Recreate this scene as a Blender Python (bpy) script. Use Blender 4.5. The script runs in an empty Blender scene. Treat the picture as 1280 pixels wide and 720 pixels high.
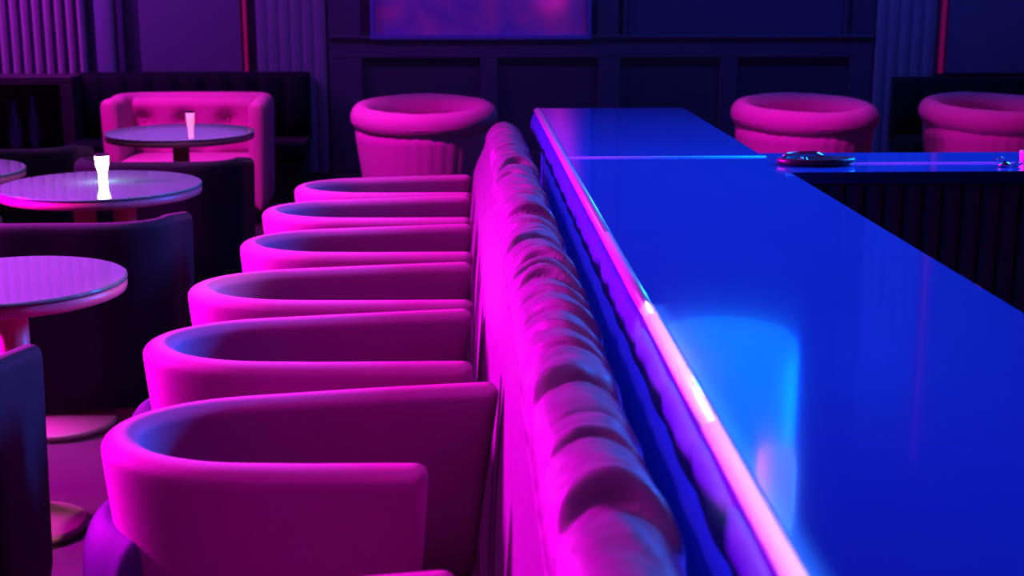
import bpy, bmesh, math, random
from mathutils import Vector, Matrix, noise as mnoise
random.seed(7)
PI = math.pi
C = bpy.context.scene.collection

# ------------------------------------------------------------------ camera maths
F = 1700.0
PITCH = math.atan(392 / F)
YAW = math.atan(62 / (F / math.cos(PITCH)))
CAMZ = 1.65
RX = Matrix.Rotation(PI / 2 - PITCH, 3, 'X')
RZ = Matrix.Rotation(-YAW, 3, 'Z')
CR = RZ @ RX

def ray(px, py):
    return CR @ Vector(((px - 640) / F, -(py - 360) / F, -1.0))

def at(px, py, z):
    """measure: the place in the room, at height z, seen at a point of the photograph"""
    d = ray(px, py); t = (z - CAMZ) / d.z
    return Vector((d.x * t, d.y * t, z))

def atY(px, py, y):
    d = ray(px, py); t = y / d.y
    return Vector((d.x * t, y, CAMZ + d.z * t))

# ------------------------------------------------------------------ materials
M = {}
def mat(name, color, rough=0.6, metal=0.0, spec=0.5, coat=0.0, coat_rough=0.05, sheen=0.0,
        bump=None, vary=None, emit=None, strength=0.0, trans=0.0):
    m = bpy.data.materials.new(name); m.use_nodes = True
    nt = m.node_tree; b = nt.nodes['Principled BSDF']
    b.inputs['Base Color'].default_value = (*color, 1)
    b.inputs['Roughness'].default_value = rough
    b.inputs['Metallic'].default_value = metal
    b.inputs['Specular IOR Level'].default_value = spec
    b.inputs['Coat Weight'].default_value = coat
    b.inputs['Coat Roughness'].default_value = coat_rough
    b.inputs['Sheen Weight'].default_value = sheen
    b.inputs['Transmission Weight'].default_value = trans
    if emit:
        b.inputs['Emission Color'].default_value = (*emit, 1)
        b.inputs['Emission Strength'].default_value = strength
    tc = nt.nodes.new('ShaderNodeTexCoord')
    if vary:
        sc, amt = vary
        n = nt.nodes.new('ShaderNodeTexNoise'); n.inputs['Scale'].default_value = sc
        n.inputs['Detail'].default_value = 4
        nt.links.new(tc.outputs['Object'], n.inputs['Vector'])
        mx = nt.nodes.new('ShaderNodeMix'); mx.data_type = 'RGBA'
        mx.inputs[6].default_value = (*[c * (1 - amt) for c in color], 1)
        mx.inputs[7].default_value = (*[min(1, c * (1 + amt)) for c in color], 1)
        nt.links.new(n.outputs['Fac'], mx.inputs[0])
        nt.links.new(mx.outputs[2], b.inputs['Base Color'])
    if bump:
        sc, st, dist = bump
        n = nt.nodes.new('ShaderNodeTexNoise'); n.inputs['Scale'].default_value = sc
        n.inputs['Detail'].default_value = 3
        nt.links.new(tc.outputs['Object'], n.inputs['Vector'])
        bp = nt.nodes.new('ShaderNodeBump'); bp.inputs['Strength'].default_value = st
        bp.inputs['Distance'].default_value = dist
        nt.links.new(n.outputs['Fac'], bp.inputs['Height'])
        nt.links.new(bp.outputs['Normal'], b.inputs['Normal'])
    M[name] = m
    return m

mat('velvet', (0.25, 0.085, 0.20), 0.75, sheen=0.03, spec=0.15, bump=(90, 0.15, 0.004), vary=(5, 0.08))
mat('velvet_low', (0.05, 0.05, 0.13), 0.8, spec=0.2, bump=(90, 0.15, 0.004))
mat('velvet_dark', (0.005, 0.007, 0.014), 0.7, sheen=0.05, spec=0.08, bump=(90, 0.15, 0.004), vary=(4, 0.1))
mat('velvet_pink', (0.40, 0.14, 0.30), 0.8, spec=0.2, bump=(60, 0.2, 0.005), vary=(4, 0.08))
mat('leather', (0.078, 0.055, 0.09), 0.5, spec=0.35, bump=(55, 0.2, 0.004), vary=(7, 0.07))
mat('leather_pad', (0.01, 0.09, 0.17), 0.6, spec=0.06, bump=(40, 0.3, 0.004), vary=(6, 0.12))
mat('bar_lacquer', (0.003, 0.06, 0.24), 0.10, spec=0.5, coat=0.3, coat_rough=0.03, vary=(1.2, 0.12))
mat('bar_trim', (0.26, 0.36, 0.38), 0.3, metal=0.35)
mat('bar_dark', (0.015, 0.015, 0.03), 0.35)
mat('bar_flute', (0.10, 0.10, 0.18), 0.35)
mat('bar_front', (0.02, 0.25, 0.75), 0.5)
mat('chrome', (0.85, 0.87, 0.9), 0.12, metal=1.0)
mat('steel_line', (0.06, 0.9, 0.9), 0.7, spec=0.1)
mat('black_metal', (0.03, 0.03, 0.04), 0.35, metal=0.6)
mat('base_metal', (0.14, 0.11, 0.10), 0.5, metal=0.2)
mat('table_top', (0.085, 0.22, 0.17), 0.08, spec=0.45, coat=0.1, coat_rough=0.04, vary=(30, 0.06))
mat('table_edge', (0.42, 0.16, 0.20), 0.35, vary=(20, 0.1))
mat('table_post', (0.50, 0.16, 0.18), 0.4)
mat('wall_paint', (0.14, 0.11, 0.26), 0.7, vary=(1.5, 0.1), bump=(30, 0.1, 0.003))
mat('wall_panel', (0.04, 0.04, 0.10), 0.5, vary=(2, 0.12))
mat('wall_trim', (0.06, 0.055, 0.14), 0.45)
mat('navy_canvas', (0.05, 0.05, 0.16), 0.5, vary=(2, 0.2))
mat('ceiling_paint', (0.02, 0.02, 0.03), 0.8)
mat('wall_dark', (0.012, 0.010, 0.02), 0.7, vary=(1.5, 0.2))
mat('flute_plaster', (0.20, 0.18, 0.36), 0.55)
mat('flute_wood', (0.62, 0.28, 0.62), 0.5)
mat('frame_blue', (0.10, 0.12, 0.55), 0.3, spec=0.6)
mat('cabinet_wood', (0.05, 0.025, 0.05), 0.5, vary=(8, 0.2))
mat('vase_glaze', (0.12, 0.10, 0.35), 0.3)
mat('candle_glow', (1, 0.9, 1), 0.4, emit=(1.0, 0.86, 1.0), strength=22.0)
mat('candle_pink', (1, 0.5, 0.7), 0.4, emit=(1.0, 0.22, 0.50), strength=1.1)
mat('pink_glass', (0.9, 0.3, 0.7), 0.1, spec=0.6)
mat('led_blue', (0.1, 0.1, 1), 0.4, emit=(0.02, 0.03, 1.0), strength=20)
mat('led_red', (0.7, 0.05, 0.2), 0.4, emit=(0.75, 0.0, 0.16), strength=0.12)
mat('added_lantern_blue', (0.05, 0.3, 0.9), 0.4, emit=(0.0, 0.26, 1.0), strength=2.3)
mat('added_lantern_core', (0.5, 0.5, 1.0), 0.4, emit=(0.12, 0.27, 1.0), strength=3.6)

def wood_floor():
    m = bpy.data.materials.new('floor_planks'); m.use_nodes = True
    nt = m.node_tree; b = nt.nodes['Principled BSDF']
    tc = nt.nodes.new('ShaderNodeTexCoord')
    br = nt.nodes.new('ShaderNodeTexBrick')
    br.inputs['Scale'].default_value = 1.0
    br.inputs['Brick Width'].default_value = 1.3
    br.inputs['Row Height'].default_value = 0.14
    br.inputs['Mortar Size'].default_value = 0.006
    br.inputs['Color1'].default_value = (0.045, 0.035, 0.045, 1)
    br.inputs['Color2'].default_value = (0.036, 0.028, 0.036, 1)
    br.inputs['Mortar'].default_value = (0.05, 0.03, 0.04, 1)
    nt.links.new(tc.outputs['Object'], br.inputs['Vector'])
    n = nt.nodes.new('ShaderNodeTexNoise'); n.inputs['Scale'].default_value = 6
    mp = nt.nodes.new('ShaderNodeMapping'); mp.inputs['Scale'].default_value = (1, 14, 1)
    nt.links.new(tc.outputs['Object'], mp.inputs[0]); nt.links.new(mp.outputs[0], n.inputs['Vector'])
    mx = nt.nodes.new('ShaderNodeMix'); mx.data_type = 'RGBA'; mx.blend_type = 'MULTIPLY'
    mx.inputs[0].default_value = 0.5
    nt.links.new(br.outputs['Color'], mx.inputs[6]); nt.links.new(n.outputs['Color'], mx.inputs[7])
    nt.links.new(mx.outputs[2], b.inputs['Base Color'])
    b.inputs['Roughness'].default_value = 0.38
    M['floor_planks'] = m
wood_floor()

def painting_mat():
    m = bpy.data.materials.new('painting_canvas'); m.use_nodes = True
    nt = m.node_tree; b = nt.nodes['Principled BSDF']
    tc = nt.nodes.new('ShaderNodeTexCoord')
    n = nt.nodes.new('ShaderNodeTexNoise'); n.inputs['Scale'].default_value = 2.6
    n.inputs['Detail'].default_value = 5; n.inputs['Distortion'].default_value = 0.6
    nt.links.new(tc.outputs['Object'], n.inputs['Vector'])
    r = nt.nodes.new('ShaderNodeValToRGB')
    e = r.color_ramp.elements
    e[0].position = 0.35; e[0].color = (0.16, 0.10, 0.62, 1)
    e[1].position = 0.62; e[1].color = (0.62, 0.14, 0.55, 1)
    x = e.new(0.5); x.color = (0.38, 0.14, 0.60, 1)
    nt.links.new(n.outputs['Fac'], r.inputs[0]); nt.links.new(r.outputs[0], b.inputs['Base Color'])
    b.inputs['Roughness'].default_value = 0.5
    M['painting_canvas'] = m
painting_mat()

# ------------------------------------------------------------------ object helpers
def obj(name, bm, m, parent=None, smooth=True, sub=0, bevel=0.0, loc=None):
    bmesh.ops.recalc_face_normals(bm, faces=bm.faces)
    me = bpy.data.meshes.new(name); bm.to_mesh(me); bm.free()
    o = bpy.data.objects.new(name, me); C.objects.link(o)
    o.data.materials.append(M[m])
    if smooth:
        for p in me.polygons: p.use_smooth = True
    if bevel:
        md = o.modifiers.new('bevel', 'BEVEL'); md.width = bevel; md.segments = 3
        md.limit_method = 'ANGLE'; md.angle_limit = math.radians(40)
        md.harden_normals = False
    if sub:
        md = o.modifiers.new('sub', 'SUBSURF'); md.levels = sub; md.render_levels = sub
    if parent: o.parent = parent
    if loc is not None: o.location = loc
    return o

def empty(name, loc=(0, 0, 0), rz=0):
    o = bpy.data.objects.new(name, None); C.objects.link(o)
    o.location = loc; o.rotation_euler = (0, 0, rz); o.empty_display_size = 0.1
    return o

def tag(o, label=None, cat=None, group=None, kind=None):
    if label: o['label'] = label
    if cat: o['category'] = cat
    if group: o['group'] = group
    if kind: o['kind'] = kind
    return o

def struct(name, bm, m, **k):
    o = obj(name, bm, m, **k)
    if not k.get('parent'): o['kind'] = 'structure'
    return o

def copy_tree(o, parent=None):
    c = o.copy(); C.objects.link(c)
    if parent: c.parent = parent
    for ch in list(o.children): copy_tree(ch, c)
    return c

def box(bm, x0, x1, y0, y1, z0, z1):
    v = [bm.verts.new(p) for p in ((x0,y0,z0),(x1,y0,z0),(x1,y1,z0),(x0,y1,z0),(x0,y0,z1),(x1,y0,z1),(x1,y1,z1),(x0,y1,z1))]
    for f in ((0,3,2,1),(4,5,6,7),(0,1,5,4),(1,2,6,5),(2,3,7,6),(3,0,4,7)):
        bm.faces.new([v[i] for i in f])
    return bm
def B(*a): return box(bmesh.new(), *a)

def lathe(profile, seg=48, cx=0, cy=0, bm=None, sx=1, sy=1):
    bm = bm or bmesh.new(); rings = []
    for r, z in profile:
        if r < 1e-5: rings.append([bm.verts.new((cx, cy, z))]); continue
        rings.append([bm.verts.new((cx + sx*r*math.cos(2*PI*i/seg), cy + sy*r*math.sin(2*PI*i/seg), z)) for i in range(seg)])
    for a, b in zip(rings, rings[1:]):
        for i in range(seg):
            j = (i+1) % seg
            if len(a) == 1 and len(b) == 1: continue
            if len(a) == 1: bm.faces.new((a[0], b[j], b[i]))
            elif len(b) == 1: bm.faces.new((a[i], a[j], b[0]))
            else: bm.faces.new((a[i], a[j], b[j], b[i]))
    for r in (rings[0], rings[-1]):
        if len(r) > 1: bm.faces.new(r)
    return bm

def catmull(pts, n):
    P = [Vector(p) for p in pts]; P = [2*P[0]-P[1]] + P + [2*P[-1]-P[-2]]
    dense = []
    for i in range(1, len(P)-2):
        for k in range(24):
            t = k/24; a, b, c, d = P[i-1], P[i], P[i+1], P[i+2]
            dense.append(0.5*((2*b) + (c-a)*t + (2*a-5*b+4*c-d)*t*t + (3*b-a-3*c+d)*t**3))
    dense.append(P[-2])
    L = [0]
    for a, b in zip(dense, dense[1:]): L.append(L[-1] + (b-a).length)
    out = []; j = 0
    for i in range(n):
        s = L[-1]*i/(n-1)
        while j < len(L)-2 and L[j+1] < s: j += 1
        t = (s-L[j])/max(1e-9, L[j+1]-L[j]); out.append(dense[j].lerp(dense[j+1], min(1, t)))
    return out

def sweep(path, prof, bm=None, end_r=0.0):
    """path: 2D points; prof(t) -> closed list of (outward offset, z). Ends are rounded over end_r."""
    bm = bm or bmesh.new(); n = len(path); rings = []
    def frame(i):
        a = path[max(0, i-1)]; b = path[min(n-1, i+1)]
        tg = (b-a).normalized(); return tg, Vector((tg.y, -tg.x))
    items = [(path[i], i/(n-1), *frame(i), 1.0) for i in range(n)]
    if end_r:
        pre = []; post = []
        for k in (1, 2, 3, 4):
            ang = k/4.3*PI/2; s = math.cos(ang); d = math.sin(ang)*end_r
            tg, nn = frame(0); pre.insert(0, (path[0]-tg*d, 0, tg, nn, s))
            tg, nn = frame(n-1); post.append((path[-1]+tg*d, 1, tg, nn, s))
        items = pre + items + post
    for p, t, tg, nn, s in items:
        pr = prof(t); 
        if s < 1:
            oc = sum(q[0] for q in pr)/len(pr); zt = max(q[1] for q in pr)
            hw = max(abs(q[0]-oc) for q in pr)
            pr = [(oc+(o-oc)*s, min(z, zt - end_r*(1-s)) if z > zt - end_r*1.2 else z) for o, z in pr]
        rings.append([bm.verts.new((p.x+nn.x*o, p.y+nn.y*o, z)) for o, z in pr])
    m = len(rings[0])
    for a, b in zip(rings, rings[1:]):
        for i in range(m):
            j = (i+1) % m; bm.faces.new((a[i], a[j], b[j], b[i]))
    bm.faces.new(rings[0]); bm.faces.new(rings[-1])
    return bm

def roll_profile(t_half, z_top, z_bot, taper=0.0, r=None, n=8):
    """upright wall section with a rounded top; outer side leans in towards the bottom by taper"""
    r = r or t_half; pts = []
    pts.append((-t_half - taper*0.6, z_bot)); pts.append((-t_half - taper*0.3, (z_bot+z_top)/2)); 
    for k in range(n+1):
        a = PI - PI*k/n
        pts.append((math.cos(a)*t_half, z_top - r + math.sin(a)*r))
    for f in (0.15, 0.45, 0.8, 1.0):
        zz = (z_top-r)*(1-f) + z_bot*f
        pts.append((t_half - taper*f, zz))
    return pts

def tube(pts3, r, seg=10):
    bm = bmesh.new(); rings = []; P = [Vector(q) for q in pts3]
    for i, q in enumerate(P):
        tg = (P[min(i+1, len(P)-1)]-P[max(0, i-1)]).normalized(); s = tg.orthogonal().normalized(); u = tg.cross(s)
        if i and rings:
            pass
        rings.append([bm.verts.new(q+(s*math.cos(2*PI*k/seg)+u*math.sin(2*PI*k/seg))*r) for k in range(seg)])
    for a, b in zip(rings, rings[1:]):
        for k in range(seg): bm.faces.new((a[k], a[(k+1) % seg], b[(k+1) % seg], b[k]))
    bm.faces.new(rings[0]); bm.faces.new(rings[-1]); return bm

# ------------------------------------------------------------------ room shell
XL, XR, YN, YB, H = -5.2, 5.2, -1.6, 10.6, 4.4
struct('floor', B(XL, XR, YN, YB, -0.08, 0), 'floor_planks', smooth=False)
struct('ceiling', B(XL, XR, YN, YB, H, H+0.1), 'ceiling_paint', smooth=False)
struct('wall_back', B(XL, XR, YB, YB+0.12, 0, H), 'wall_panel', smooth=False)
struct('wall_left', B(XL-0.12, XL, YN, YB, 0, H), 'wall_dark', smooth=False)
struct('wall_right', B(XR, XR+0.12, YN, YB, 0, H), 'wall_dark', smooth=False)
struct('wall_front', B(XL, XR, YN-0.12, YN, 0, H), 'wall_dark', smooth=False)
struct('baseboard_back', B(XL, XR, YB-0.03, YB, 0, 0.15), 'wall_trim', smooth=False, bevel=0.006)
def wx(px, y=YB): return atY(px, 60, y).x
def wz(py, y=YB): return atY(640, py, y).z

# fluted / slatted panels and pilasters of the back wall
def flutes(name, px0, px1, zb, m, n, depth=0.05, base=0.04, duty=0.5):
    x0, x1 = wx(px0), wx(px1); bm = bmesh.new()
    back = None
    if duty < 0.4: back = B(x0, x1, YB-base, YB, zb, H)
    else: box(bm, x0, x1, YB-base, YB, zb, H)
    w = (x1-x0)/n
    for i in range(n):                      # half-round reeds
        cx = x0 + (i+0.5)*w; r = w*duty
        a = []; b = []
        for k in range(9):
            t = PI*k/8
            a.append(bm.verts.new((cx - r*math.cos(t), YB-base+0.002-depth*math.sin(t), zb)))
            b.append(bm.verts.new((cx - r*math.cos(t), YB-base+0.002-depth*math.sin(t), H)))
        for k in range(8): bm.faces.new((a[k], a[k+1], b[k+1], b[k]))
        bm.faces.new(a); bm.faces.new(b)
    o = struct(name, bm, m, smooth=False)
    if back: obj('backing', back, 'wall_panel', o, smooth=False)
    return o
flutes('trim_1', -40, 113, 0.80, 'flute_wood', 11, depth=0.07, duty=0.27)
flutes('trim_2', 122, 146, 0.80, 'flute_plaster', 1, depth=0.03, duty=0.48)
flutes('trim_3', 322, 408, 0.15, 'flute_plaster', 6, depth=0.008, duty=0.42)
flutes('trim_4', 1092, 1166, 0.15, 'flute_plaster', 5, depth=0.012, duty=0.42)
struct('trim_5', B(wx(177), wx(303), YB-0.03, YB, 0.9, H), 'wall_paint', smooth=False, bevel=0.004)
struct('trim_6', B(wx(1182), wx(1330), YB-0.03, YB, 0.9, H), 'wall_paint', smooth=False, bevel=0.004)
struct('trim_7', B(wx(306.5), wx(310), YB-0.05, YB, 0.9, H), 'led_red', smooth=False)
struct('trim_8', B(wx(1174), wx(1177.5), YB-0.05, YB, 0.9, H), 'led_red', smooth=False)
struct('trim_9', B(wx(150), wx(157), YB-0.05, YB, 0.9, H), 'wall_trim', smooth=False)

# wainscot with recessed panels between the two fluted columns
def wainscot():
    bm = bmesh.new(); zr0, zr1 = wz(72), wz(48)
    box(bm, wx(411), wx(1090), YB-0.035, YB, zr0, zr1)                 # rail
    box(bm, wx(411), wx(1090), YB-0.055, YB, zr1, zr1+0.025)           # moulding on the rail
    box(bm, wx(411), wx(1090), YB-0.035, YB, 0.15, 0.30)               # bottom rail
    for a, b in ((411, 452), (600, 622), (748, 775), (900, 922), (1062, 1090)):
        box(bm, wx(a), wx(b), YB-0.034, YB, 0.30, zr0)
    for a, b in ((411, 452), (745, 772), (1062, 1090)):
        box(bm, wx(a), wx(b), YB-0.034, YB, zr1, H)
    return bm
struct('trim_10', wainscot(), 'wall_trim', smooth=False, bevel=0.006)

def frame_bm(x0, x1, z0, z1, w, y0, y1):
    bm = bmesh.new()
    box(bm, x0, x1, y0, y1, z0, z0+w); box(bm, x0, x1, y0, y1, z1-w, z1)
    box(bm, x0, x0+w, y0, y1, z0+w, z1-w); box(bm, x1-w, x1, y0, y1, z0+w, z1-w)
    return bm
pt = empty('framed_painting', ((wx(465)+wx(738))/2, YB, wz(48)))
tag(pt, 'large abstract purple painting in a thin blue frame on the back wall', 'painting')
def loc_bm(bm, e):
    bmesh.ops.translate(bm, verts=bm.verts, vec=-Vector(e.location)); return bm
obj('frame', loc_bm(frame_bm(wx(464), wx(738), wz(49), 2.55, 0.035, YB-0.06, YB-0.002), pt), 'frame_blue', pt, smooth=False, bevel=0.005)
obj('canvas', loc_bm(B(wx(470), wx(732), YB-0.03, YB-0.004, wz(43), 2.52), pt), 'painting_canvas', pt, smooth=False)
p2 = empty('framed_picture', ((wx(778)+wx(1055))/2, YB, wz(48)))
tag(p2, 'large dark navy picture in a dark frame on the back wall above the counter end', 'picture')
obj('frame', loc_bm(frame_bm(wx(778), wx(1056), wz(49), 2.55, 0.03, YB-0.05, YB-0.002), p2), 'wall_trim', p2, smooth=False, bevel=0.005)
obj('canvas', loc_bm(B(wx(784), wx(1050), YB-0.03, YB-0.004, wz(44), 2.52), p2), 'navy_canvas', p2, smooth=False)

# ------------------------------------------------------------------ wall banquettes
def wall_banquette(x0, x1, ztop, label, nch, y_front=9.98):
    e = empty('wall_banquette', ((x0+x1)/2, (y_front+YB)/2, 0)); tag(e, label, 'bench')
    w = x1-x0; hw = w/2; yb = YB-0.06-e.location.y; yf = y_front-e.location.y
    bm = bmesh.new(); n = nch*8; cols = []
    for i in range(n+1):                   # channelled backrest
        x = -hw + w*i/n; ph = abs(math.sin(PI*i/8)); d = 0.035*ph**0.5
        cols.append([bm.verts.new(q) for q in ((x, yb, 0.42), (x, yb-0.12-d, 0.42), (x, yb-0.13-d, 0.6), (x, yb-0.12-d, ztop-0.05), (x, yb-0.09, ztop-0.008), (x, yb-0.04, ztop), (x, yb, ztop-0.01))])
    for a, b in zip(cols, cols[1:]):
        for k in range(7): bm.faces.new((a[k], a[(k+1) % 7], b[(k+1) % 7], b[k]))
    bm.faces.new(cols[0]); bm.faces.new(cols[-1])
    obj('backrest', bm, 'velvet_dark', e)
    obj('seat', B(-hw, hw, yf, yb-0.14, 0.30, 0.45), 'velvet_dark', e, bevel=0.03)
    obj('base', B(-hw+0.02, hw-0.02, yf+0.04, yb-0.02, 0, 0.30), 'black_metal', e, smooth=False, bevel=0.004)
    return e
wall_banquette(atY(97, 120, 10.4).x, atY(386, 120, 10.4).x, 0.93, 'long dark plum channelled bench along the back wall behind the pink loveseat', 9)
wall_banquette(atY(1120, 120, 10.4).x, atY(1345, 120, 10.4).x, 0.88, 'dark bench along the back wall behind the right-hand barrel chairs', 7)

# dark open cabinet, left end of the back wall
x0, x1 = atY(-60, 120, 10.2).x, atY(93, 120, 10.2).x
cab = empty('open_cabinet', ((x0+x1)/2, 10.36, 0)); tag(cab, 'low dark open-fronted cabinet under the purple slatted wall at far left', 'cabinet')
hw = (x1-x0)/2
bm = bmesh.new(); box(bm, -hw, hw, -0.2, 0.16, 0.86, 0.92); box(bm, -hw, -hw+0.04, -0.2, 0.16, 0, 0.86); box(bm, hw-0.09, hw, -0.2, 0.16, 0, 0.86)
box(bm, -hw+0.04, hw-0.09, 0.13, 0.16, 0.08, 0.86); box(bm, -hw+0.04, hw-0.09, -0.2, 0.16, 0, 0.08)
obj('body', bm, 'cabinet_wood', cab, smooth=False, bevel=0.006)
obj('shelf', B(-hw+0.04, hw-0.09, -0.18, 0.13, 0.34, 0.37), 'cabinet_wood', cab, smooth=False, bevel=0.003)
for i, (px, h, r, lab) in enumerate(((14, 0.36, 0.055, 'dark blue vase in the low cabinet, left of two'), (38, 0.40, 0.045, 'slim plum vase in the low cabinet, right of two'))):
    v = obj('vase', lathe([(0, 0), (r*0.7, 0), (r, h*0.3), (r*0.8, h*0.6), (r*0.4, h*0.8), (r*0.5, h), (r*0.38, h), (r*0.3, h*0.8), (0, h*0.7)], 20), 'vase_glaze', loc=(atY(px, 120, 10.3).x, 10.33, 0.37))
    tag(v, lab, 'vase', 'vases in the low cabinet')

# ------------------------------------------------------------------ pink loveseat
def loveseat():
    y = 9.45; xa, xb = atY(141, 130, y).x, atY(338, 130, y).x
    e = empty('loveseat', ((xa+xb)/2, y, 0)); tag(e, 'bright pink button-tufted loveseat against the dark wall bench', 'sofa')
    hw = (xb-xa)/2
    path = catmull([(hw-0.03, -0.42), (hw-0.04, -0.1), (hw-0.05, 0.10), (hw-0.16, 0.20), (0, 0.22), (-hw+0.16, 0.20), (-hw+0.05, 0.10), (-hw+0.04, -0.1), (-hw+0.03, -0.22)], 60)
    def pr(t):
        zt = 0.85 if 0.1 < t < 0.9 else 0.84
        return roll_profile(0.06, zt, 0.10, 0.02)
    bm = sweep(path, pr, end_r=0.05)
    obj('shell', bm, 'velvet_pink', e, sub=1)
    # tufted inner back
    nx, nz = 84, 26; w0 = hw-0.09; grid = []
    bm = bmesh.new()
    btn = [(-0.36+0.29*k, 0.66) for k in range(3)] + [(-0.22+0.29*k, 0.50) for k in range(2)]
    for i in range(nx+1):
        col = []
        for k in range(nz+1):
            x = -w0+2*w0*i/nx; z = 0.42+0.40*k/nz
            d = 0.10
            for bx_, bz_ in btn:
                q = (x-bx_)**2/0.0045+(z-bz_)**2/0.0036
                d -= 0.085*math.exp(-q)
            edge = min((z-0.42)/0.05, (0.82-z)/0.05, 1); d *= 0.55+0.45*max(0, edge)**0.5
            d *= min(1, (w0-abs(x))/0.05+0.4)
            col.append(bm.verts.new((x, 0.17-d, z)))
        grid.append(col)
    for a, b in zip(grid, grid[1:]):
        for k in range(nz): bm.faces.new((a[k], a[k+1], b[k+1], b[k]))
    bk = obj('backrest', bm, 'velvet_pink', e)
    for bx_, bz_ in btn:
        s = bmesh.new(); bmesh.ops.create_uvsphere(s, u_segments=12, v_segments=8, radius=0.014)
        bmesh.ops.translate(s, verts=s.verts, vec=(bx_, 0.17-0.03, bz_)); obj('button', s, 'velvet_pink', bk)
    obj('seat', B(-hw+0.10, hw-0.10, -0.36, 0.12, 0.28, 0.44), 'velvet_pink', e, bevel=0.04)
    obj('base', B(-hw+0.08, hw-0.08, -0.32, 0.18, 0.0, 0.28), 'black_metal', e, smooth=False)
    return e
loveseat()

# ------------------------------------------------------------------ barrel chairs at the back
def barrel(name='barrel_chair'):
    e = empty(name)
    seg = 144; bm = bmesh.new(); rings = []
    prof = [(0.37, 0.14), (0.385, 0.22), (0.41, 0.42), (0.435, 0.60), (0.44, 0.69)]
    for r, z in prof:
        rings.append([bm.verts.new(((r - 0.005*(0.5+0.5*math.cos(36*2*PI*i/seg))**6)*math.cos(2*PI*i/seg), (r - 0.005*(0.5+0.5*math.cos(36*2*PI*i/seg))**6)*math.sin(2*PI*i/seg), z)) for i in range(seg)])
    inner = [(0.34, 0.70), (0.33, 0.46)]
    for r, z in inner: rings.append([bm.verts.new((r*math.cos(2*PI*i/seg), r*math.sin(2*PI*i/seg), z)) for i in range(seg)])
    for a, b in zip(rings, rings[1:]):
        for i in range(seg):
            j = (i+1) % seg; bm.faces.new((a[i], a[j], b[j], b[i]))
    bm.faces.new(rings[0]); bm.faces.new(rings[-1])
    obj('body', bm, 'velvet_pink', e)
    bm = bmesh.new(); R, rr = 0.40, 0.075; nr, ns = 96, 20; vs = []
    for i in range(nr):
        a = 2*PI*i/nr; c = []
        wob = 1+0.02*math.sin(5*a)+0.012*math.sin(13*a+1)
        for k in range(ns):
            b = 2*PI*k/ns
            dr = 0.070*math.cos(b)*wob; dz = 0.082*math.sin(b)*wob
            c.append(bm.verts.new(((R+dr)*math.cos(a), (R+dr)*math.sin(a), 0.752+dz+0.028*math.sin(a))))
        vs.append(c)
    for i in range(nr):
        for k in range(ns): bm.faces.new((vs[i][k], vs[(i+1) % nr][k], vs[(i+1) % nr][(k+1) % ns], vs[i][(k+1) % ns]))
    rl = obj('bolster', bm, 'velvet_pink', e)
    bm = bmesh.new(); vs = []
    for i in range(72):
        a = 2*PI*i/72
        vs.append([bm.verts.new(((0.463+0.006*math.cos(2*PI*k/8))*math.cos(a), (0.463+0.006*math.cos(2*PI*k/8))*math.sin(a), 0.735+0.028*math.sin(a)+0.006*math.sin(2*PI*k/8))) for k in range(8)])
    for i in range(72):
        for k in range(8): bm.faces.new((vs[i][k], vs[(i+1) % 72][k], vs[(i+1) % 72][(k+1) % 8], vs[i][(k+1) % 8]))
    obj('piping', bm, 'velvet_pink', rl)
    obj('seat_cushion', lathe([(0, 0.44), (0.29, 0.44), (0.325, 0.48), (0.30, 0.54), (0.2, 0.56), (0, 0.565)], 48), 'velvet_pink', e)
    obj('plinth', lathe([(0, 0), (0.30, 0), (0.30, 0.145), (0, 0.145)], 48), 'black_metal', e, smooth=False)
    return e
br = barrel(); tag(br, 'pink barrel chair with a thick rolled rim standing left of the counter', 'chair', 'barrel chairs near the back wall')
ps = [(530, 'pink barrel chair with a thick rolled rim standing left of the counter'),
      (1006, 'pink barrel chair behind the counter beside the fluted pilaster'),
      (1243, 'reddish barrel chair behind the counter at the right edge')]
for i, (px, lab) in enumerate(ps):
    o = br if i == 0 else copy_tree(br)
    p = atY(px, 130, 8.9); o.location = (p.x, 8.9, 0); o['label'] = lab; o['category'] = 'chair'; o['group'] = 'barrel chairs near the back wall'
    o.rotation_euler.z = 0.12*i; s = 1.02; o.scale = (s, s, 1)

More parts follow.
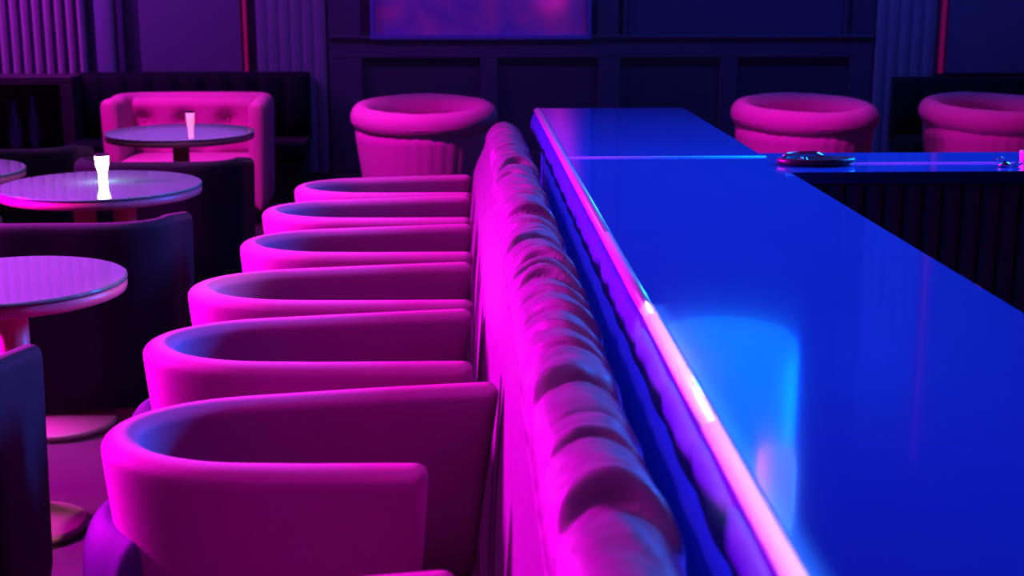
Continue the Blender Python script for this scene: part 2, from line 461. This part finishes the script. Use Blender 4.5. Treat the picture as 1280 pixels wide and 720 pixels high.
# ------------------------------------------------------------------ row of magenta tub chairs
def tub(near_tip=0.37, far_tip=0.37):
    e = empty('tub_chair')
    pts = [(near_tip, -0.262), (0.18, -0.26), (0.0, -0.255), (-0.16, -0.235), (-0.285, -0.165), (-0.345, -0.05), (-0.315, 0.06), (-0.20, 0.145), (0.0, 0.19), (0.18, 0.222), (far_tip, 0.252)]
    path = catmull(pts, 90); path.reverse()          # outward is on the left of travel
    def pr(t):
        lean = 0.045
        return roll_profile(0.039, 0.765, 0.30, 0.04, r=0.03, n=10)
    # choose outward side
    def flip(f): return f
    bm = sweep(path, flip(pr), end_r=0.03)
    for v in bm.verts:                               # arm fronts lean back towards the floor
        if v.co.x > 0.1: v.co.x -= (0.765 - v.co.z)*0.12*(v.co.x-0.1)/0.27
    obj('shell', bm, 'velvet', e, sub=1)
    # piping under the rim, outside
    bm = bmesh.new(); n = len(path); rings = []
    # lower outer wrap, fuller than the shell
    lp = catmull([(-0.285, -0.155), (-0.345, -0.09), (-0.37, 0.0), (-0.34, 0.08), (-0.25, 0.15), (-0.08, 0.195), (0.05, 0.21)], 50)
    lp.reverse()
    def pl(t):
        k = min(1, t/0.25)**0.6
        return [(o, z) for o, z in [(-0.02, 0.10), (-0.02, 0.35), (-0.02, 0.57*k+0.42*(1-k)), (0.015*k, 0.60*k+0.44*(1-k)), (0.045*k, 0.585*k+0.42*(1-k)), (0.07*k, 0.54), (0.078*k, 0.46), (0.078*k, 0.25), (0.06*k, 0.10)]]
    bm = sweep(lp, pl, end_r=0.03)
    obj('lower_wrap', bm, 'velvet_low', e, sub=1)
    # seat cushion
    bm = bmesh.new(); ring = [(0.15, -0.20), (0.0, -0.205), (-0.18, -0.18), (-0.27, -0.09), (-0.275, 0.0), (-0.20, 0.085), (0.0, 0.135), (0.15, 0.165)]
    rp = catmull(ring, 30)
    c = Vector((-0.03, -0.02)); prev = None
    layers = [(0.96, 0.30), (1.0, 0.33), (1.0, 0.42), (0.95, 0.455), (0.7, 0.47)]
    rs = [[bm.verts.new((c.x+(p.x-c.x)*s, c.y+(p.y-c.y)*s, z)) for p in rp] for s, z in layers]
    for a, b in zip(rs, rs[1:]):
        for i in range(30): j = (i+1) % 30; bm.faces.new((a[i], a[j], b[j], b[i]))
    bm.faces.new(rs[0]); bm.faces.new(rs[-1])
    obj('seat_cushion', bm, 'velvet', e)
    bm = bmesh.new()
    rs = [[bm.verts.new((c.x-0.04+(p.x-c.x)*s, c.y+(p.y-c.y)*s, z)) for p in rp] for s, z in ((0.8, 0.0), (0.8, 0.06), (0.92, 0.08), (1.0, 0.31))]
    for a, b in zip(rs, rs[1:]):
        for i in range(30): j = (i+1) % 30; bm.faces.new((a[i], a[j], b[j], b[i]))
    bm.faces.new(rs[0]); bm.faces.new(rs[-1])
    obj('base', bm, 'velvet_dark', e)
    return e
GR = 'tub chairs in the long row facing the padded partition'
spots = [(-0.397, 3.335, 1.05, 'magenta tub chair in the row, second nearest of those fully in view'),
         (-0.40, 3.955, 1.07, 'magenta tub chair at the middle of the row, third from the near end'),
         (-0.375, 4.63, 1.02, 'magenta tub chair in the row, third from the far end'),
         (-0.385, 5.28, 1.04, 'magenta tub chair in the row, second from the far end'),
         (-0.355, 5.88, 0.98, 'magenta tub chair at the far end of the row')]
t0 = tub()
for i, (x, y, s, lab) in enumerate(spots):
    o = t0 if i == 0 else copy_tree(t0)
    o.location = (x, y, 0); o.scale = (s, 1.0, 1); tag(o, lab, 'chair', GR)
c1 = tub(0.245, 0.39); c1.location = (-0.343, 2.65, 0)
tag(c1, 'large magenta tub chair in the foreground, its near arm shorter than the far one', 'chair', GR)
c0 = copy_tree(t0); c0.location = (-0.41, 1.665, 0); c0.scale = (1, 1, 1)
tag(c0, 'magenta tub chair cut off by the bottom edge, only its far arm showing', 'chair', GR)

# ------------------------------------------------------------------ dark armchairs on the left
def dark_chair(w=0.80, base=None):
    e = empty('swivel_armchair'); hw = w/2
    pts = [(hw-0.02, 0.50), (hw-0.02, 0.30), (hw-0.025, 0.12), (hw-0.10, 0.03), (hw-0.22, 0.0), (0, 0.0), (-hw+0.22, 0.0), (-hw+0.10, 0.03), (-hw+0.025, 0.12), (-hw+0.02, 0.30), (-hw+0.02, 0.50)]
    path = catmull(pts, 90)
    def pr(t):
        k = min(t, 1-t)                    # arms sink a little towards their fronts
        zt = 0.765 - 0.045*max(0, 1-k/0.20)
        return [(-o, z) for o, z in roll_profile(0.036, zt, 0.035, 0.02, r=0.034)]
    bm = sweep(path, pr, end_r=0.035)
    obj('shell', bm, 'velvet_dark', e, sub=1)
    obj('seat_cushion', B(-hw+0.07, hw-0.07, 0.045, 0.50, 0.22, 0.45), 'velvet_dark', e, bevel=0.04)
    bx0, by0 = base or (0, -0.04)
    obj('pedestal', lathe([(0, 0.02), (0.045, 0.02), (0.04, 0.22), (0, 0.22)], 20, 0, 0.25), 'black_metal', e)
    obj('swivel_base', lathe([(0, 0), (0.2, 0), (0.2, 0.02), (0.19, 0.028), (0, 0.03)], 48, bx0, by0), 'base_metal', e)
    return e
GD = 'dark armchairs among the round tables'
dA = dark_chair(); dA.location = (-1.51, 4.95, 0)
tag(dA, 'dark armchair with its back to the camera between the two larger round tables', 'chair', GD)
dC = copy_tree(dA); dC.location = (-1.51, 6.62, 0); tag(dC, 'dark armchair with a pink-lit shoulder behind the round table holding the white candle', 'chair', GD)
dB = copy_tree(dA); dB.location = (-1.51, 2.93, 0); tag(dB, 'dark armchair cut off at the lower left edge, nearest to the camera', 'chair', GD)
dD = copy_tree(dA); dD.location = (atY(85, 178, 7.15).x-0.42, 7.15, 0); tag(dD, 'dark armchair behind the table sliver at the left edge, in front of the low cabinet', 'chair', GD)

# ------------------------------------------------------------------ round tables
def table(loc, R, label, posts, base_off=(0, 0), base_r=0.17, th=0.035):
    e = empty('round_table', (loc[0], loc[1], 0)); tag(e, label, 'table', 'round cocktail tables')
    tp = obj('table_top', lathe([(0, 0.745-0.004), (R-0.008, 0.741), (R-0.002, 0.743), (R, 0.748), (R-0.002, 0.752), (R-0.006, 0.754), (0, 0.754)], 128), 'table_top', e)
    for p in tp.data.polygons: p.use_smooth = False
    obj('edge_band', lathe([(0, 0.741-th), (R-0.014, 0.741-th), (R-0.006, 0.744-th), (R-0.003, 0.72), (R-0.003, 0.740), (0, 0.740)], 128), 'table_edge', e)
    for q in posts:
        obj('post', lathe([(0, 0.02), (0.048, 0.02), (0.048, 0.741-th), (0, 0.741-th)], 28, q[0], q[1]), 'table_post', e)
    obj('floor_plate', lathe([(0, 0), (base_r, 0), (base_r, 0.016), (base_r-0.012, 0.024), (0, 0.026)], 64, *base_off), 'base_metal', e)
    return e
T1 = at(12, 348, 0.754); T2 = at(126, 230, 0.754); T3 = at(225, 164, 0.754); T0 = at(-85, 212, 0.754)
T1base = at(37, 653, 0.02)
table(T1, 0.345, 'glossy purple round table at the left edge, nearest to the camera', [(at(21, 400, 0.65).x-T1.x-0.05, 0.0)], (T1base.x-T1.x, T1base.y-T1.y), 0.175)
table(T2, 0.435, 'glossy purple round table carrying the bright white candle', [(-0.02-0.05, -0.03), (0.105, -0.03)], (0.02, 0.0), 0.24)
table(T3, 0.43, 'purple round table in front of the pink loveseat', [(0, 0)], (0, 0), 0.22)
table(T0, 0.42, 'round table showing only a thin sliver at the left edge', [(0, 0)], (0, 0), 0.22)

# ------------------------------------------------------------------ candles
def candle(loc, h, r, m, label):
    e = empty('candle_holder', loc); tag(e, label, 'candle')
    obj('glass', lathe([(0, 0), (r*0.62, 0), (r*0.60, h*0.12), (r*0.66, h*0.35), (r*0.92, h*0.62), (r, h*0.93), (r*0.97, h*0.95), (0, h*0.93)], 32), m, e)
    obj('rim', lathe([(r*0.80, h*0.93), (r*1.0, h*0.93), (r*1.0, h), (r*0.8, h)], 32), 'black_metal', e, smooth=False)
    return e
ca = at(129, 227, 0.754); candle((ca.x, ca.y, 0.754), 0.123, 0.030, 'candle_glow', 'bright white candle holder glowing on the round table')
cb = at(239, 172, 0.754); candle((cb.x, cb.y, 0.754), 0.15, 0.024, 'candle_pink', 'tall pink candle holder on the table before the loveseat')

# ------------------------------------------------------------------ padded partition with ruched bolster
part_ = empty('padded_partition', (0.17, 3.6, 0)); tag(part_, 'long tall magenta upholstered partition with a ruched bolster along its top', 'sofa')
Y0, Y1 = 0.9, 6.22
py = 3.6; pxc = 0.17
creases = []; y = Y1-0.10; rnd = random.Random(11)
yy = Y0-0.3
fixed = [1.30, 1.58, 1.82, 1.97, 2.14, 2.34, 2.50, 2.63, 2.76, 2.89, 3.01, 3.12, 3.25, 3.36, 3.50, 3.60, 3.73, 3.85, 3.97, 4.10, 4.22, 4.35, 4.5, 4.62, 4.75, 4.85, 5.0, 5.12, 5.25, 5.4, 5.52, 5.65, 5.8, 5.95, 6.1]
for k, f in enumerate(fixed):
    big = 1.5 if k in (1,) else (1.2 if k in (4, 7, 9, 11, 13, 16, 20, 24, 28) else rnd.uniform(0.35, 0.95))
    creases.append((f + rnd.uniform(-0.02, 0.02), big, rnd.uniform(-0.06, 0.06), rnd.uniform(0.6, 1.2)))
def ruche(y, a):
    """shingle-like gathers: each pleat rises steeply then falls away to the next"""
    d = 0
    for k in range(len(creases)-1):
        f, s, sk, ph = creases[k]; f2 = creases[k+1][0]
        off = sk*math.sin(a+ph)*0.5
        if f+off <= y < creases[k+1][0]+creases[k+1][2]*math.sin(a+creases[k+1][3])*0.5:
            L_ = f2-f; u = max(0.0, min(1.0, (y-f-off)/L_))
            up = min(1, u/0.16); up = up*up*(3-2*up)
            d = s*0.024*(0.75+0.35*math.sin(a*1.3+ph*9))*up*(1-0.85*u) - s*0.006*math.exp(-(u/0.05)**2)
            d += 0.006*s*abs(math.sin(PI*(u*2+0.3*math.sin(a*2+ph*7))))*up*(1-u)
            break
    return d
def bolster():
    bm = bmesh.new(); ny, na = 1300, 44; cols = []
    r2 = random.Random(3); ws = [(r2.uniform(9, 34), r2.uniform(0, 6), r2.uniform(-2.5, 2.5)) for _ in range(7)]
    for i in range(ny+1):
        y = Y0 + (Y1-Y0)*i/ny; row = []
        e = 1.0
        dend = Y1-y
        if dend < 0.10: e = math.sqrt(max(0.0, 1-((0.10-dend)/0.10)**2))
        for k in range(na+1):
            a = PI*1.12 - (PI*1.24)*k/na           # from left underside over the top to the right underside
            cxp = math.sin(max(0, min(PI, a)))
            yw = y + 0.03*math.cos(a) + 0.035*math.cos(a)**2 + 0.008*math.sin(a*3+y*4)
            d = ruche(yw, a)*(0.10+0.80*cxp**1.4)
            for (w, p, sl) in ws: d += 0.0007*math.sin(y*w*1.6 + p + sl*a)
            d += 0.004*mnoise.noise(Vector((y*13 + 0.8*math.sin(a*2), a*1.6, 0))) + 0.0015*mnoise.noise(Vector((y*34, a*3.0, 5)))
            rx, rz = (0.082 + d)*e, (0.080 + d)*e
            row.append(bm.verts.new((0.183 - pxc + math.cos(a)*rx, y-py, 0.922 + math.sin(a)*rz)))
        cols.append(row)
    for p, q in zip(cols, cols[1:]):
        for k in range(na): bm.faces.new((p[k], p[k+1], q[k+1], q[k]))
    for p, q in zip(cols, cols[1:]): bm.faces.new((p[0], q[0], q[-1], p[-1]))
    bm.faces.new(cols[0])
    bmesh.ops.remove_doubles(bm, verts=bm.verts, dist=1e-6)
    return bm
obj('bolster', bolster(), 'leather', part_)
def part_body():
    bm = bmesh.new(); ny = 500; cols = []; zs = [0.0, 0.02, 0.12, 0.3, 0.5, 0.65, 0.72, 0.77, 0.81, 0.85, 0.88, 0.90, 0.91]
    r2 = random.Random(5); folds = [(r2.uniform(Y0, Y1), r2.uniform(0.03, 0.06), r2.uniform(-0.3, 0.3), r2.uniform(0.5, 1)) for _ in range(9)]
    for i in range(ny+1):
        y = Y0+(Y1-0.03-Y0)*i/ny; row = []
        for z in zs:
            x = 0.055 + 0.045*(z/0.91)**1.3
            g = max(0, min(1, (y-3.0)/0.7)); g = g*g*(3-2*g); h_ = max(0, min(1, (0.91-z)/0.15)); x -= 0.035*g*h_*h_*(3-2*h_)*(0.5+0.5*min(1, z/0.5))
            flare = max(0, (y-4.6)/1.6); x -= 0.035*flare*(1-z/0.95)
            for (f, w, sk, s) in folds:
                q = y-f-sk*(z-0.5)
                if abs(q) < 0.2: x += 0.004*s*math.exp(-(q/w)**2)*min(1, z*3)
            x -= 0.010*math.sin(PI*min(1, z/0.9))
            row.append(bm.verts.new((x-pxc, y-py, z)))
        for z in (0.91, 0.45, 0.0): row.append(bm.verts.new((0.255-pxc, y-py, z)))
        cols.append(row)
    m = len(cols[0])
    for p, q in zip(cols, cols[1:]):
        for k in range(m): bm.faces.new((p[k], p[(k+1) % m], q[(k+1) % m], q[k]))
    bm.faces.new(cols[0]); bm.faces.new(cols[-1])
    return bm
obj('upholstered_body', part_body(), 'leather', part_)

# ------------------------------------------------------------------ bar counter
BT = 1.05
BXL = (at(1010, 720, BT).x + at(665, 140, BT).x)/2
BXR = (at(1280, 390, BT).x + at(855, 135, BT).x)/2
BYE = at(760, 135, BT).y
print('BAR', BXL, BXR, BYE, at(1010, 720, BT), at(665, 140, BT), at(1280, 390, BT), at(855, 135, BT))
BY0 = 0.4
bar = empty('bar_counter', ((BXL+BXR)/2, 3.0, 0)); tag(bar, 'long glossy blue bar counter running away beside the padded partition', 'counter')
bc = bar.location.x
def L(x0, x1, y0, y1, z0, z1): return B(x0-bc, x1-bc, y0-3, y1-3, z0, z1)
YS = at(800, 197, BT).y
obj('counter_top', L(BXL+0.022, BXR, BY0, YS-0.003, BT-0.045, BT), 'bar_lacquer', bar, smooth=False, bevel=0.004)
obj('counter_end', L(BXL+0.022, BXR, YS+0.003, BYE, BT-0.045, BT), 'bar_lacquer', bar, smooth=False, bevel=0.004)
bm = tube([(BXL+0.022-bc, YS-3, BT), (BXR-bc, YS-3, BT)], 0.004, 12)
obj('joint_strip', bm, 'steel_line', bar)
# rounded metal nosing in lengths
ys = [BY0, at(885, 527, BT).y, at(815, 392, BT).y, at(745, 290, BT).y, BYE]
for a, b in zip(ys, ys[1:]):
    bm = bmesh.new(); n = 40; rr = []
    for i in range(2):
        y = (a+0.002 if i == 0 else b-0.002)
        rr.append([bm.verts.new((BXL-bc + x, y-3, BT + z)) for x, z in ((0.021, 0.001), (0.012, 0.002), (0.004, -0.001), (-0.003, -0.007), (-0.004, -0.010), (-0.001, -0.014), (0.021, -0.02))])
    for k in range(7): bm.faces.new((rr[0][k], rr[0][(k+1) % 7], rr[1][(k+1) % 7], rr[1][k]))
    bm.faces.new(rr[0]); bm.faces.new(rr[1])
    obj('nosing', bm, 'bar_trim', bar)
# padded leather rail under the nosing
def rail():
    bm = bmesh.new(); n = 900; cols = []
    seams = []; y = BY0
    r2 = random.Random(9)
    while y < BYE: seams.append(y); y += r2.uniform(0.24, 0.34)
    for i in range(n+1):
        y = BY0+(BYE-BY0)*i/n; d = min(abs(y-s) for s in seams); pf = min(1, (d/0.05))**0.5
        row = []
        for k in range(11):
            a = -PI/2 + PI*k/10
            b = 0.030*math.cos(a)*(0.72+0.28*pf) + 0.002*math.sin(y*23+k*0.7)
            row.append(bm.verts.new((BXL-bc+0.012-b, y-3, BT-0.070+0.056*math.sin(a))))
        row.append(bm.verts.new((BXL-bc+0.03, y-3, BT-0.128))) ; row.insert(0, bm.verts.new((BXL-bc+0.03, y-3, BT-0.128-0.0))) if False else None
        row.append(bm.verts.new((BXL-bc+0.03, y-3, BT-0.014)))
        cols.append(row)
    for p, q in zip(cols, cols[1:]):
        m = len(p)-2
        for k in range(m-1): bm.faces.new((p[k], p[k+1], q[k+1], q[k]))
        bm.faces.new((p[m-1], p[-1], q[-1], q[m-1])); bm.faces.new((p[-1], p[-2], q[-2], q[-1])); bm.faces.new((p[-2], p[0], q[0], q[-2]))
    return bm
obj('padded_rail', rail(), 'leather_pad', bar)
obj('front_panel', L(BXL+0.03, BXL+0.06, BY0, BYE-0.02, 0.0, BT-0.128), 'bar_front', bar, smooth=False)
obj('back_panel', L(BXR-0.10, BXR-0.07, BY0, BYE-0.02, 0.0, BT-0.045), 'bar_dark', bar, smooth=False)
obj('end_panel', L(BXL+0.06, BXR-0.10, BYE-0.06, BYE-0.03, 0.0, BT-0.045), 'bar_dark', bar, smooth=False)
obj('light_strip', L(BXL+0.012, BXL+0.029, BY0, BYE-0.1, BT-0.142, BT-0.130), 'led_blue', bar, smooth=False)

# return counter running off to the right
RY0 = at(1150, 214, BT).y; RY1 = at(1150, 190, BT).y
ret = empty('return_counter', (2.2, (RY0+RY1)/2, 0)); tag(ret, 'narrow blue counter branching right from the bar, dark fluted front below', 'counter')
rc, ry = 2.2, (RY0+RY1)/2
def Lr(x0, x1, y0, y1, z0, z1): return B(x0-rc, x1-rc, y0-ry, y1-ry, z0, z1)
XE = 4.2
obj('counter_top', Lr(BXR+0.002, XE, RY0, RY1, BT-0.04, BT-0.001), 'bar_lacquer', ret, smooth=False, bevel=0.003)
ymid = at(1150, 204, BT).y
obj('joint_strip', tube([(BXR+0.15-rc, ymid-ry, BT-0.001), (XE-rc, ymid-ry, BT-0.001)], 0.004, 12), 'steel_line', ret)
bm = bmesh.new(); box(bm, BXR+0.005-rc, XE-rc, RY0+0.05-ry, RY1-0.04-ry, 0, BT-0.041)
obj('cabinet', bm, 'bar_dark', ret, smooth=False)
w = 0.063; n = int((XE-BXR)/w)
for i in range(n):
    x = BXR+0.03+i*w
    bm = bmesh.new(); a = []; b = []
    for k in range(7):
        t = PI*k/6
        for lst, z in ((a, 0.08), (b, BT-0.05)): lst.append(bm.verts.new((x-rc-0.026*math.cos(t), RY0+0.049-0.012*math.sin(t)-ry, z)))
    for k in range(6): bm.faces.new((a[k], a[k+1], b[k+1], b[k]))
    bm.faces.new(a); bm.faces.new(b)
    obj('reed', bm, 'bar_flute', ret, smooth=False)

# black tray with chrome grip at the inner corner
p = at(1010, 206, BT)
tr = empty('drip_tray', (p.x, p.y, BT+0.001)); tag(tr, 'small black drip tray with a chrome grip where the two counters meet', 'tray')
pts = catmull([(-0.10, 0.012), (-0.06, -0.030), (0.02, -0.05), (0.09, -0.05), (0.15, -0.01), (0.14, 0.03), (0.05, 0.05), (-0.04, 0.045), (-0.10, 0.012)], 40)[:-1]
bm = bmesh.new(); rs = [[bm.verts.new((q.x*s, q.y*s, z)) for q in pts] for s, z in ((0.9, 0), (1, 0.004), (1, 0.022), (0.95, 0.022), (0.9, 0.008))]
for a, b in zip(rs, rs[1:]):
    for i in range(len(pts)): j = (i+1) % len(pts); bm.faces.new((a[i], a[j], b[j], b[i]))
bm.faces.new(rs[0]); bm.faces.new(rs[-1])
obj('tray_body', bm, 'black_metal', tr)
obj('grip', tube([(-0.075, 0.03, 0.022), (-0.06, 0.03, 0.030), (-0.02, 0.032, 0.033), (0.03, 0.032, 0.034), (0.055, 0.03, 0.022)], 0.006), 'chrome', tr)
obj('drain_knob', lathe([(0, 0.008), (0.016, 0.008), (0.018, 0.018), (0.012, 0.026), (0, 0.028)], 20, -0.02, -0.012), 'chrome', tr)
p = at(1255, 208, BT)
tp = empty('bar_tap', (p.x, p.y, BT)); tag(tp, 'tiny chrome tap on the narrow counter near the right edge', 'tap')
obj('tap_base', lathe([(0, 0), (0.022, 0), (0.020, 0.010), (0.010, 0.016), (0, 0.018)], 20), 'chrome', tp)
obj('spout', tube([(0, 0, 0.014), (-0.005, -0.004, 0.026), (-0.02, -0.012, 0.032), (-0.032, -0.018, 0.022)], 0.004), 'chrome', tp)
obj('lever', tube([(0.022, 0, 0.006), (0.042, -0.002, 0.012), (0.052, -0.006, 0.004)], 0.0035), 'chrome', tp)
p = at(1281, 203, BT)
gl = obj('tumbler', lathe([(0, 0), (0.016, 0), (0.019, 0.04), (0.017, 0.04), (0.014, 0.006), (0, 0.006)], 28), 'pink_glass', loc=(p.x, p.y, BT-0.001))
tag(gl, 'small pink tumbler on the narrow counter at the right edge', 'glass')

# ------------------------------------------------------------------ unseen lanterns added for the bar top to mirror
def lantern(x, y, z0, z1, r, core, label):
    e = empty('added_lantern', (x, y, z0)); tag(e, label, 'added lamp', 'unseen lanterns added above the bar')
    h = z1-z0
    obj('shade', lathe([(0, 0), (r*0.86, 0), (r*0.97, 0.03), (r, 0.09), (r, h-0.09), (r*0.97, h-0.03), (r*0.86, h), (0, h)], 40), core, e)
    obj('cord', lathe([(0, h), (0.008, h), (0.008, H-z0), (0, H-z0)], 8), 'black_metal', e)
    return e
lantern(1.00, 5.0, 1.78, 3.0, 0.275, 'added_lantern_blue', 'tall blue glowing lantern, unseen, added above the far part of the bar for its reflection')
lantern(0.972, 4.0, 1.90, 2.16, 0.062, 'added_lantern_core', 'small violet glowing lantern, unseen, added nearer above the bar for its reflection')

# ------------------------------------------------------------------ lights
def area(name, loc, target, sx, sy, color, power, spread=180, shape='RECTANGLE'):
    l = bpy.data.lights.new(name, 'AREA'); l.shape = shape; l.size = sx; l.size_y = sy
    l.color = color; l.energy = power; l.spread = math.radians(spread)
    o = bpy.data.objects.new(name, l); C.objects.link(o); o.location = loc
    d = Vector(target)-Vector(loc); o.rotation_euler = d.to_track_quat('-Z', 'Y').to_euler()
    return o
def along_y(name, x, z, y0, y1, tx, tz, h, color, power, spread=180):
    """a long wash running in Y that points towards (tx, tz)"""
    l = bpy.data.lights.new(name, 'AREA'); l.shape = 'RECTANGLE'; l.size = y1-y0; l.size_y = h
    l.color = color; l.energy = power; l.spread = math.radians(spread)
    o = bpy.data.objects.new(name, l); C.objects.link(o); o.location = (x, (y0+y1)/2, z)
    zax = -(Vector((tx, 0, tz))-Vector((x, 0, z))).normalized(); xax = Vector((0, 1, 0)); yax = zax.cross(xax)
    o.rotation_euler = Matrix((xax, yax, zax)).transposed().to_euler()
    return o
def spot(name, loc, target, color, power, cone, blend=0.6, r=0.08):
    l = bpy.data.lights.new(name, 'SPOT'); l.color = color; l.energy = power; l.spot_size = math.radians(cone)
    l.spot_blend = blend; l.shadow_soft_size = r
    o = bpy.data.objects.new(name, l); C.objects.link(o); o.location = loc
    o.rotation_euler = (Vector(target)-Vector(loc)).to_track_quat('-Z', 'Y').to_euler(); return o
area('magenta_wash', (-4.7, 5.3, 2.1), (0.0, 3.1, 0.75), 2.4, 0.3, (1.0, 0.0, 0.84), 830, 100)
along_y('magenta_overhead', -1.7, 4.2, 1.2, 6.6, 0.05, 0.6, 0.15, (1.0, 0.03, 0.85), 26, 34)
spot('magenta_barrel', (-1.7, 6.9, 3.2), (-0.28, 8.75, 0.45), (1.0, 0.0, 0.84), 900, 22)
spot('magenta_loveseat', (-2.9, 7.4, 3.2), (-2.0, 8.9, 0.65), (1.0, 0.0, 0.66), 780, 34)
spot('magenta_barrel_right', (0.9, 6.9, 3.2), (2.2, 8.75, 0.45), (1.0, 0.0, 0.78), 600, 22)
spot('magenta_barrel_edge', (2.2, 6.9, 3.2), (3.4, 8.75, 0.45), (0.9, 0.0, 0.55), 240, 22)
area('blue_wash', (4.8, 6.4, 3.6), (0.0, 3.6, 0.9), 0.5, 2.4, (0.0, 0.14, 1.0), 260, 60)
area('blue_counter', (0.8, 2.9, 4.2), (0.8, 2.9, 0.9), 0.5, 3.8, (0.0, 0.14, 1.0), 8, 30)
area('violet_tables', (-1.6, 6.0, 4.2), (-1.6, 6.0, 0), 0.8, 5.0, (0.80, 0.22, 1.0), 42, 50)
area('wall_violet', (-3.6, 9.3, 3.9), (-3.6, 10.6, 1.2), 2.2, 0.3, (0.50, 0.08, 1.0), 75)
spot('violet_far', (-1.62, 7.5, 4.2), (-1.64, 7.85, 0.75), (0.95, 0.05, 1.0), 2600, 16)
area('slat_wash', (-4.3, 9.6, 3.5), (-4.2, 10.6, 1.0), 0.9, 0.2, (0.85, 0.0, 1.0), 55)
area('wall_blue', (2.6, 9.3, 3.9), (2.6, 10.6, 1.2), 3.0, 0.3, (0.0, 0.13, 1.0), 50)
spot('pink_reflection_spot', (0.68, 9.9, 3.3), (0.68, 10.6, 1.92), (1.0, 0.02, 0.45), 700, 15)  # added spot on the upper canvas, feeds the pink reflection in the bar top
spot('picture_wash', (-0.2, 9.2, 3.6), (-0.1, 10.6, 1.9), (0.85, 0.02, 1.0), 45, 50)
spot('pink_spot', (1.2, 4.0, 4.2), (-1.27, 3.95, 0.0), (1.0, 0.30, 0.42), 900, 7)
area('nosing_light', (BXL+0.015, 1.75, 2.4), (BXL+0.015, 1.75, 1.05), 0.02, 1.4, (1.0, 0.36, 0.45), 1.5, 3)

w = bpy.data.worlds.new('world'); bpy.context.scene.world = w; w.use_nodes = True
w.node_tree.nodes['Background'].inputs[0].default_value = (0.02, 0.01, 0.08, 1)
w.node_tree.nodes['Background'].inputs[1].default_value = 0.1

# ------------------------------------------------------------------ camera
cd = bpy.data.cameras.new('camera'); cam = bpy.data.objects.new('camera', cd); C.objects.link(cam)
cd.sensor_width = 36; cd.lens = F/1280*36; cam.location = (0, 0, CAMZ)
cam.rotation_euler = CR.to_euler()
cd.dof.use_dof = True; cd.dof.focus_distance = 3.8; cd.dof.aperture_fstop = 4.2
cd.clip_start = 0.05
sc = bpy.context.scene; sc.camera = cam
sc.view_settings.view_transform = 'Standard'; sc.view_settings.look = 'None'
sc.view_settings.exposure = 0; sc.view_settings.gamma = 1; sc.view_settings.use_curve_mapping = False
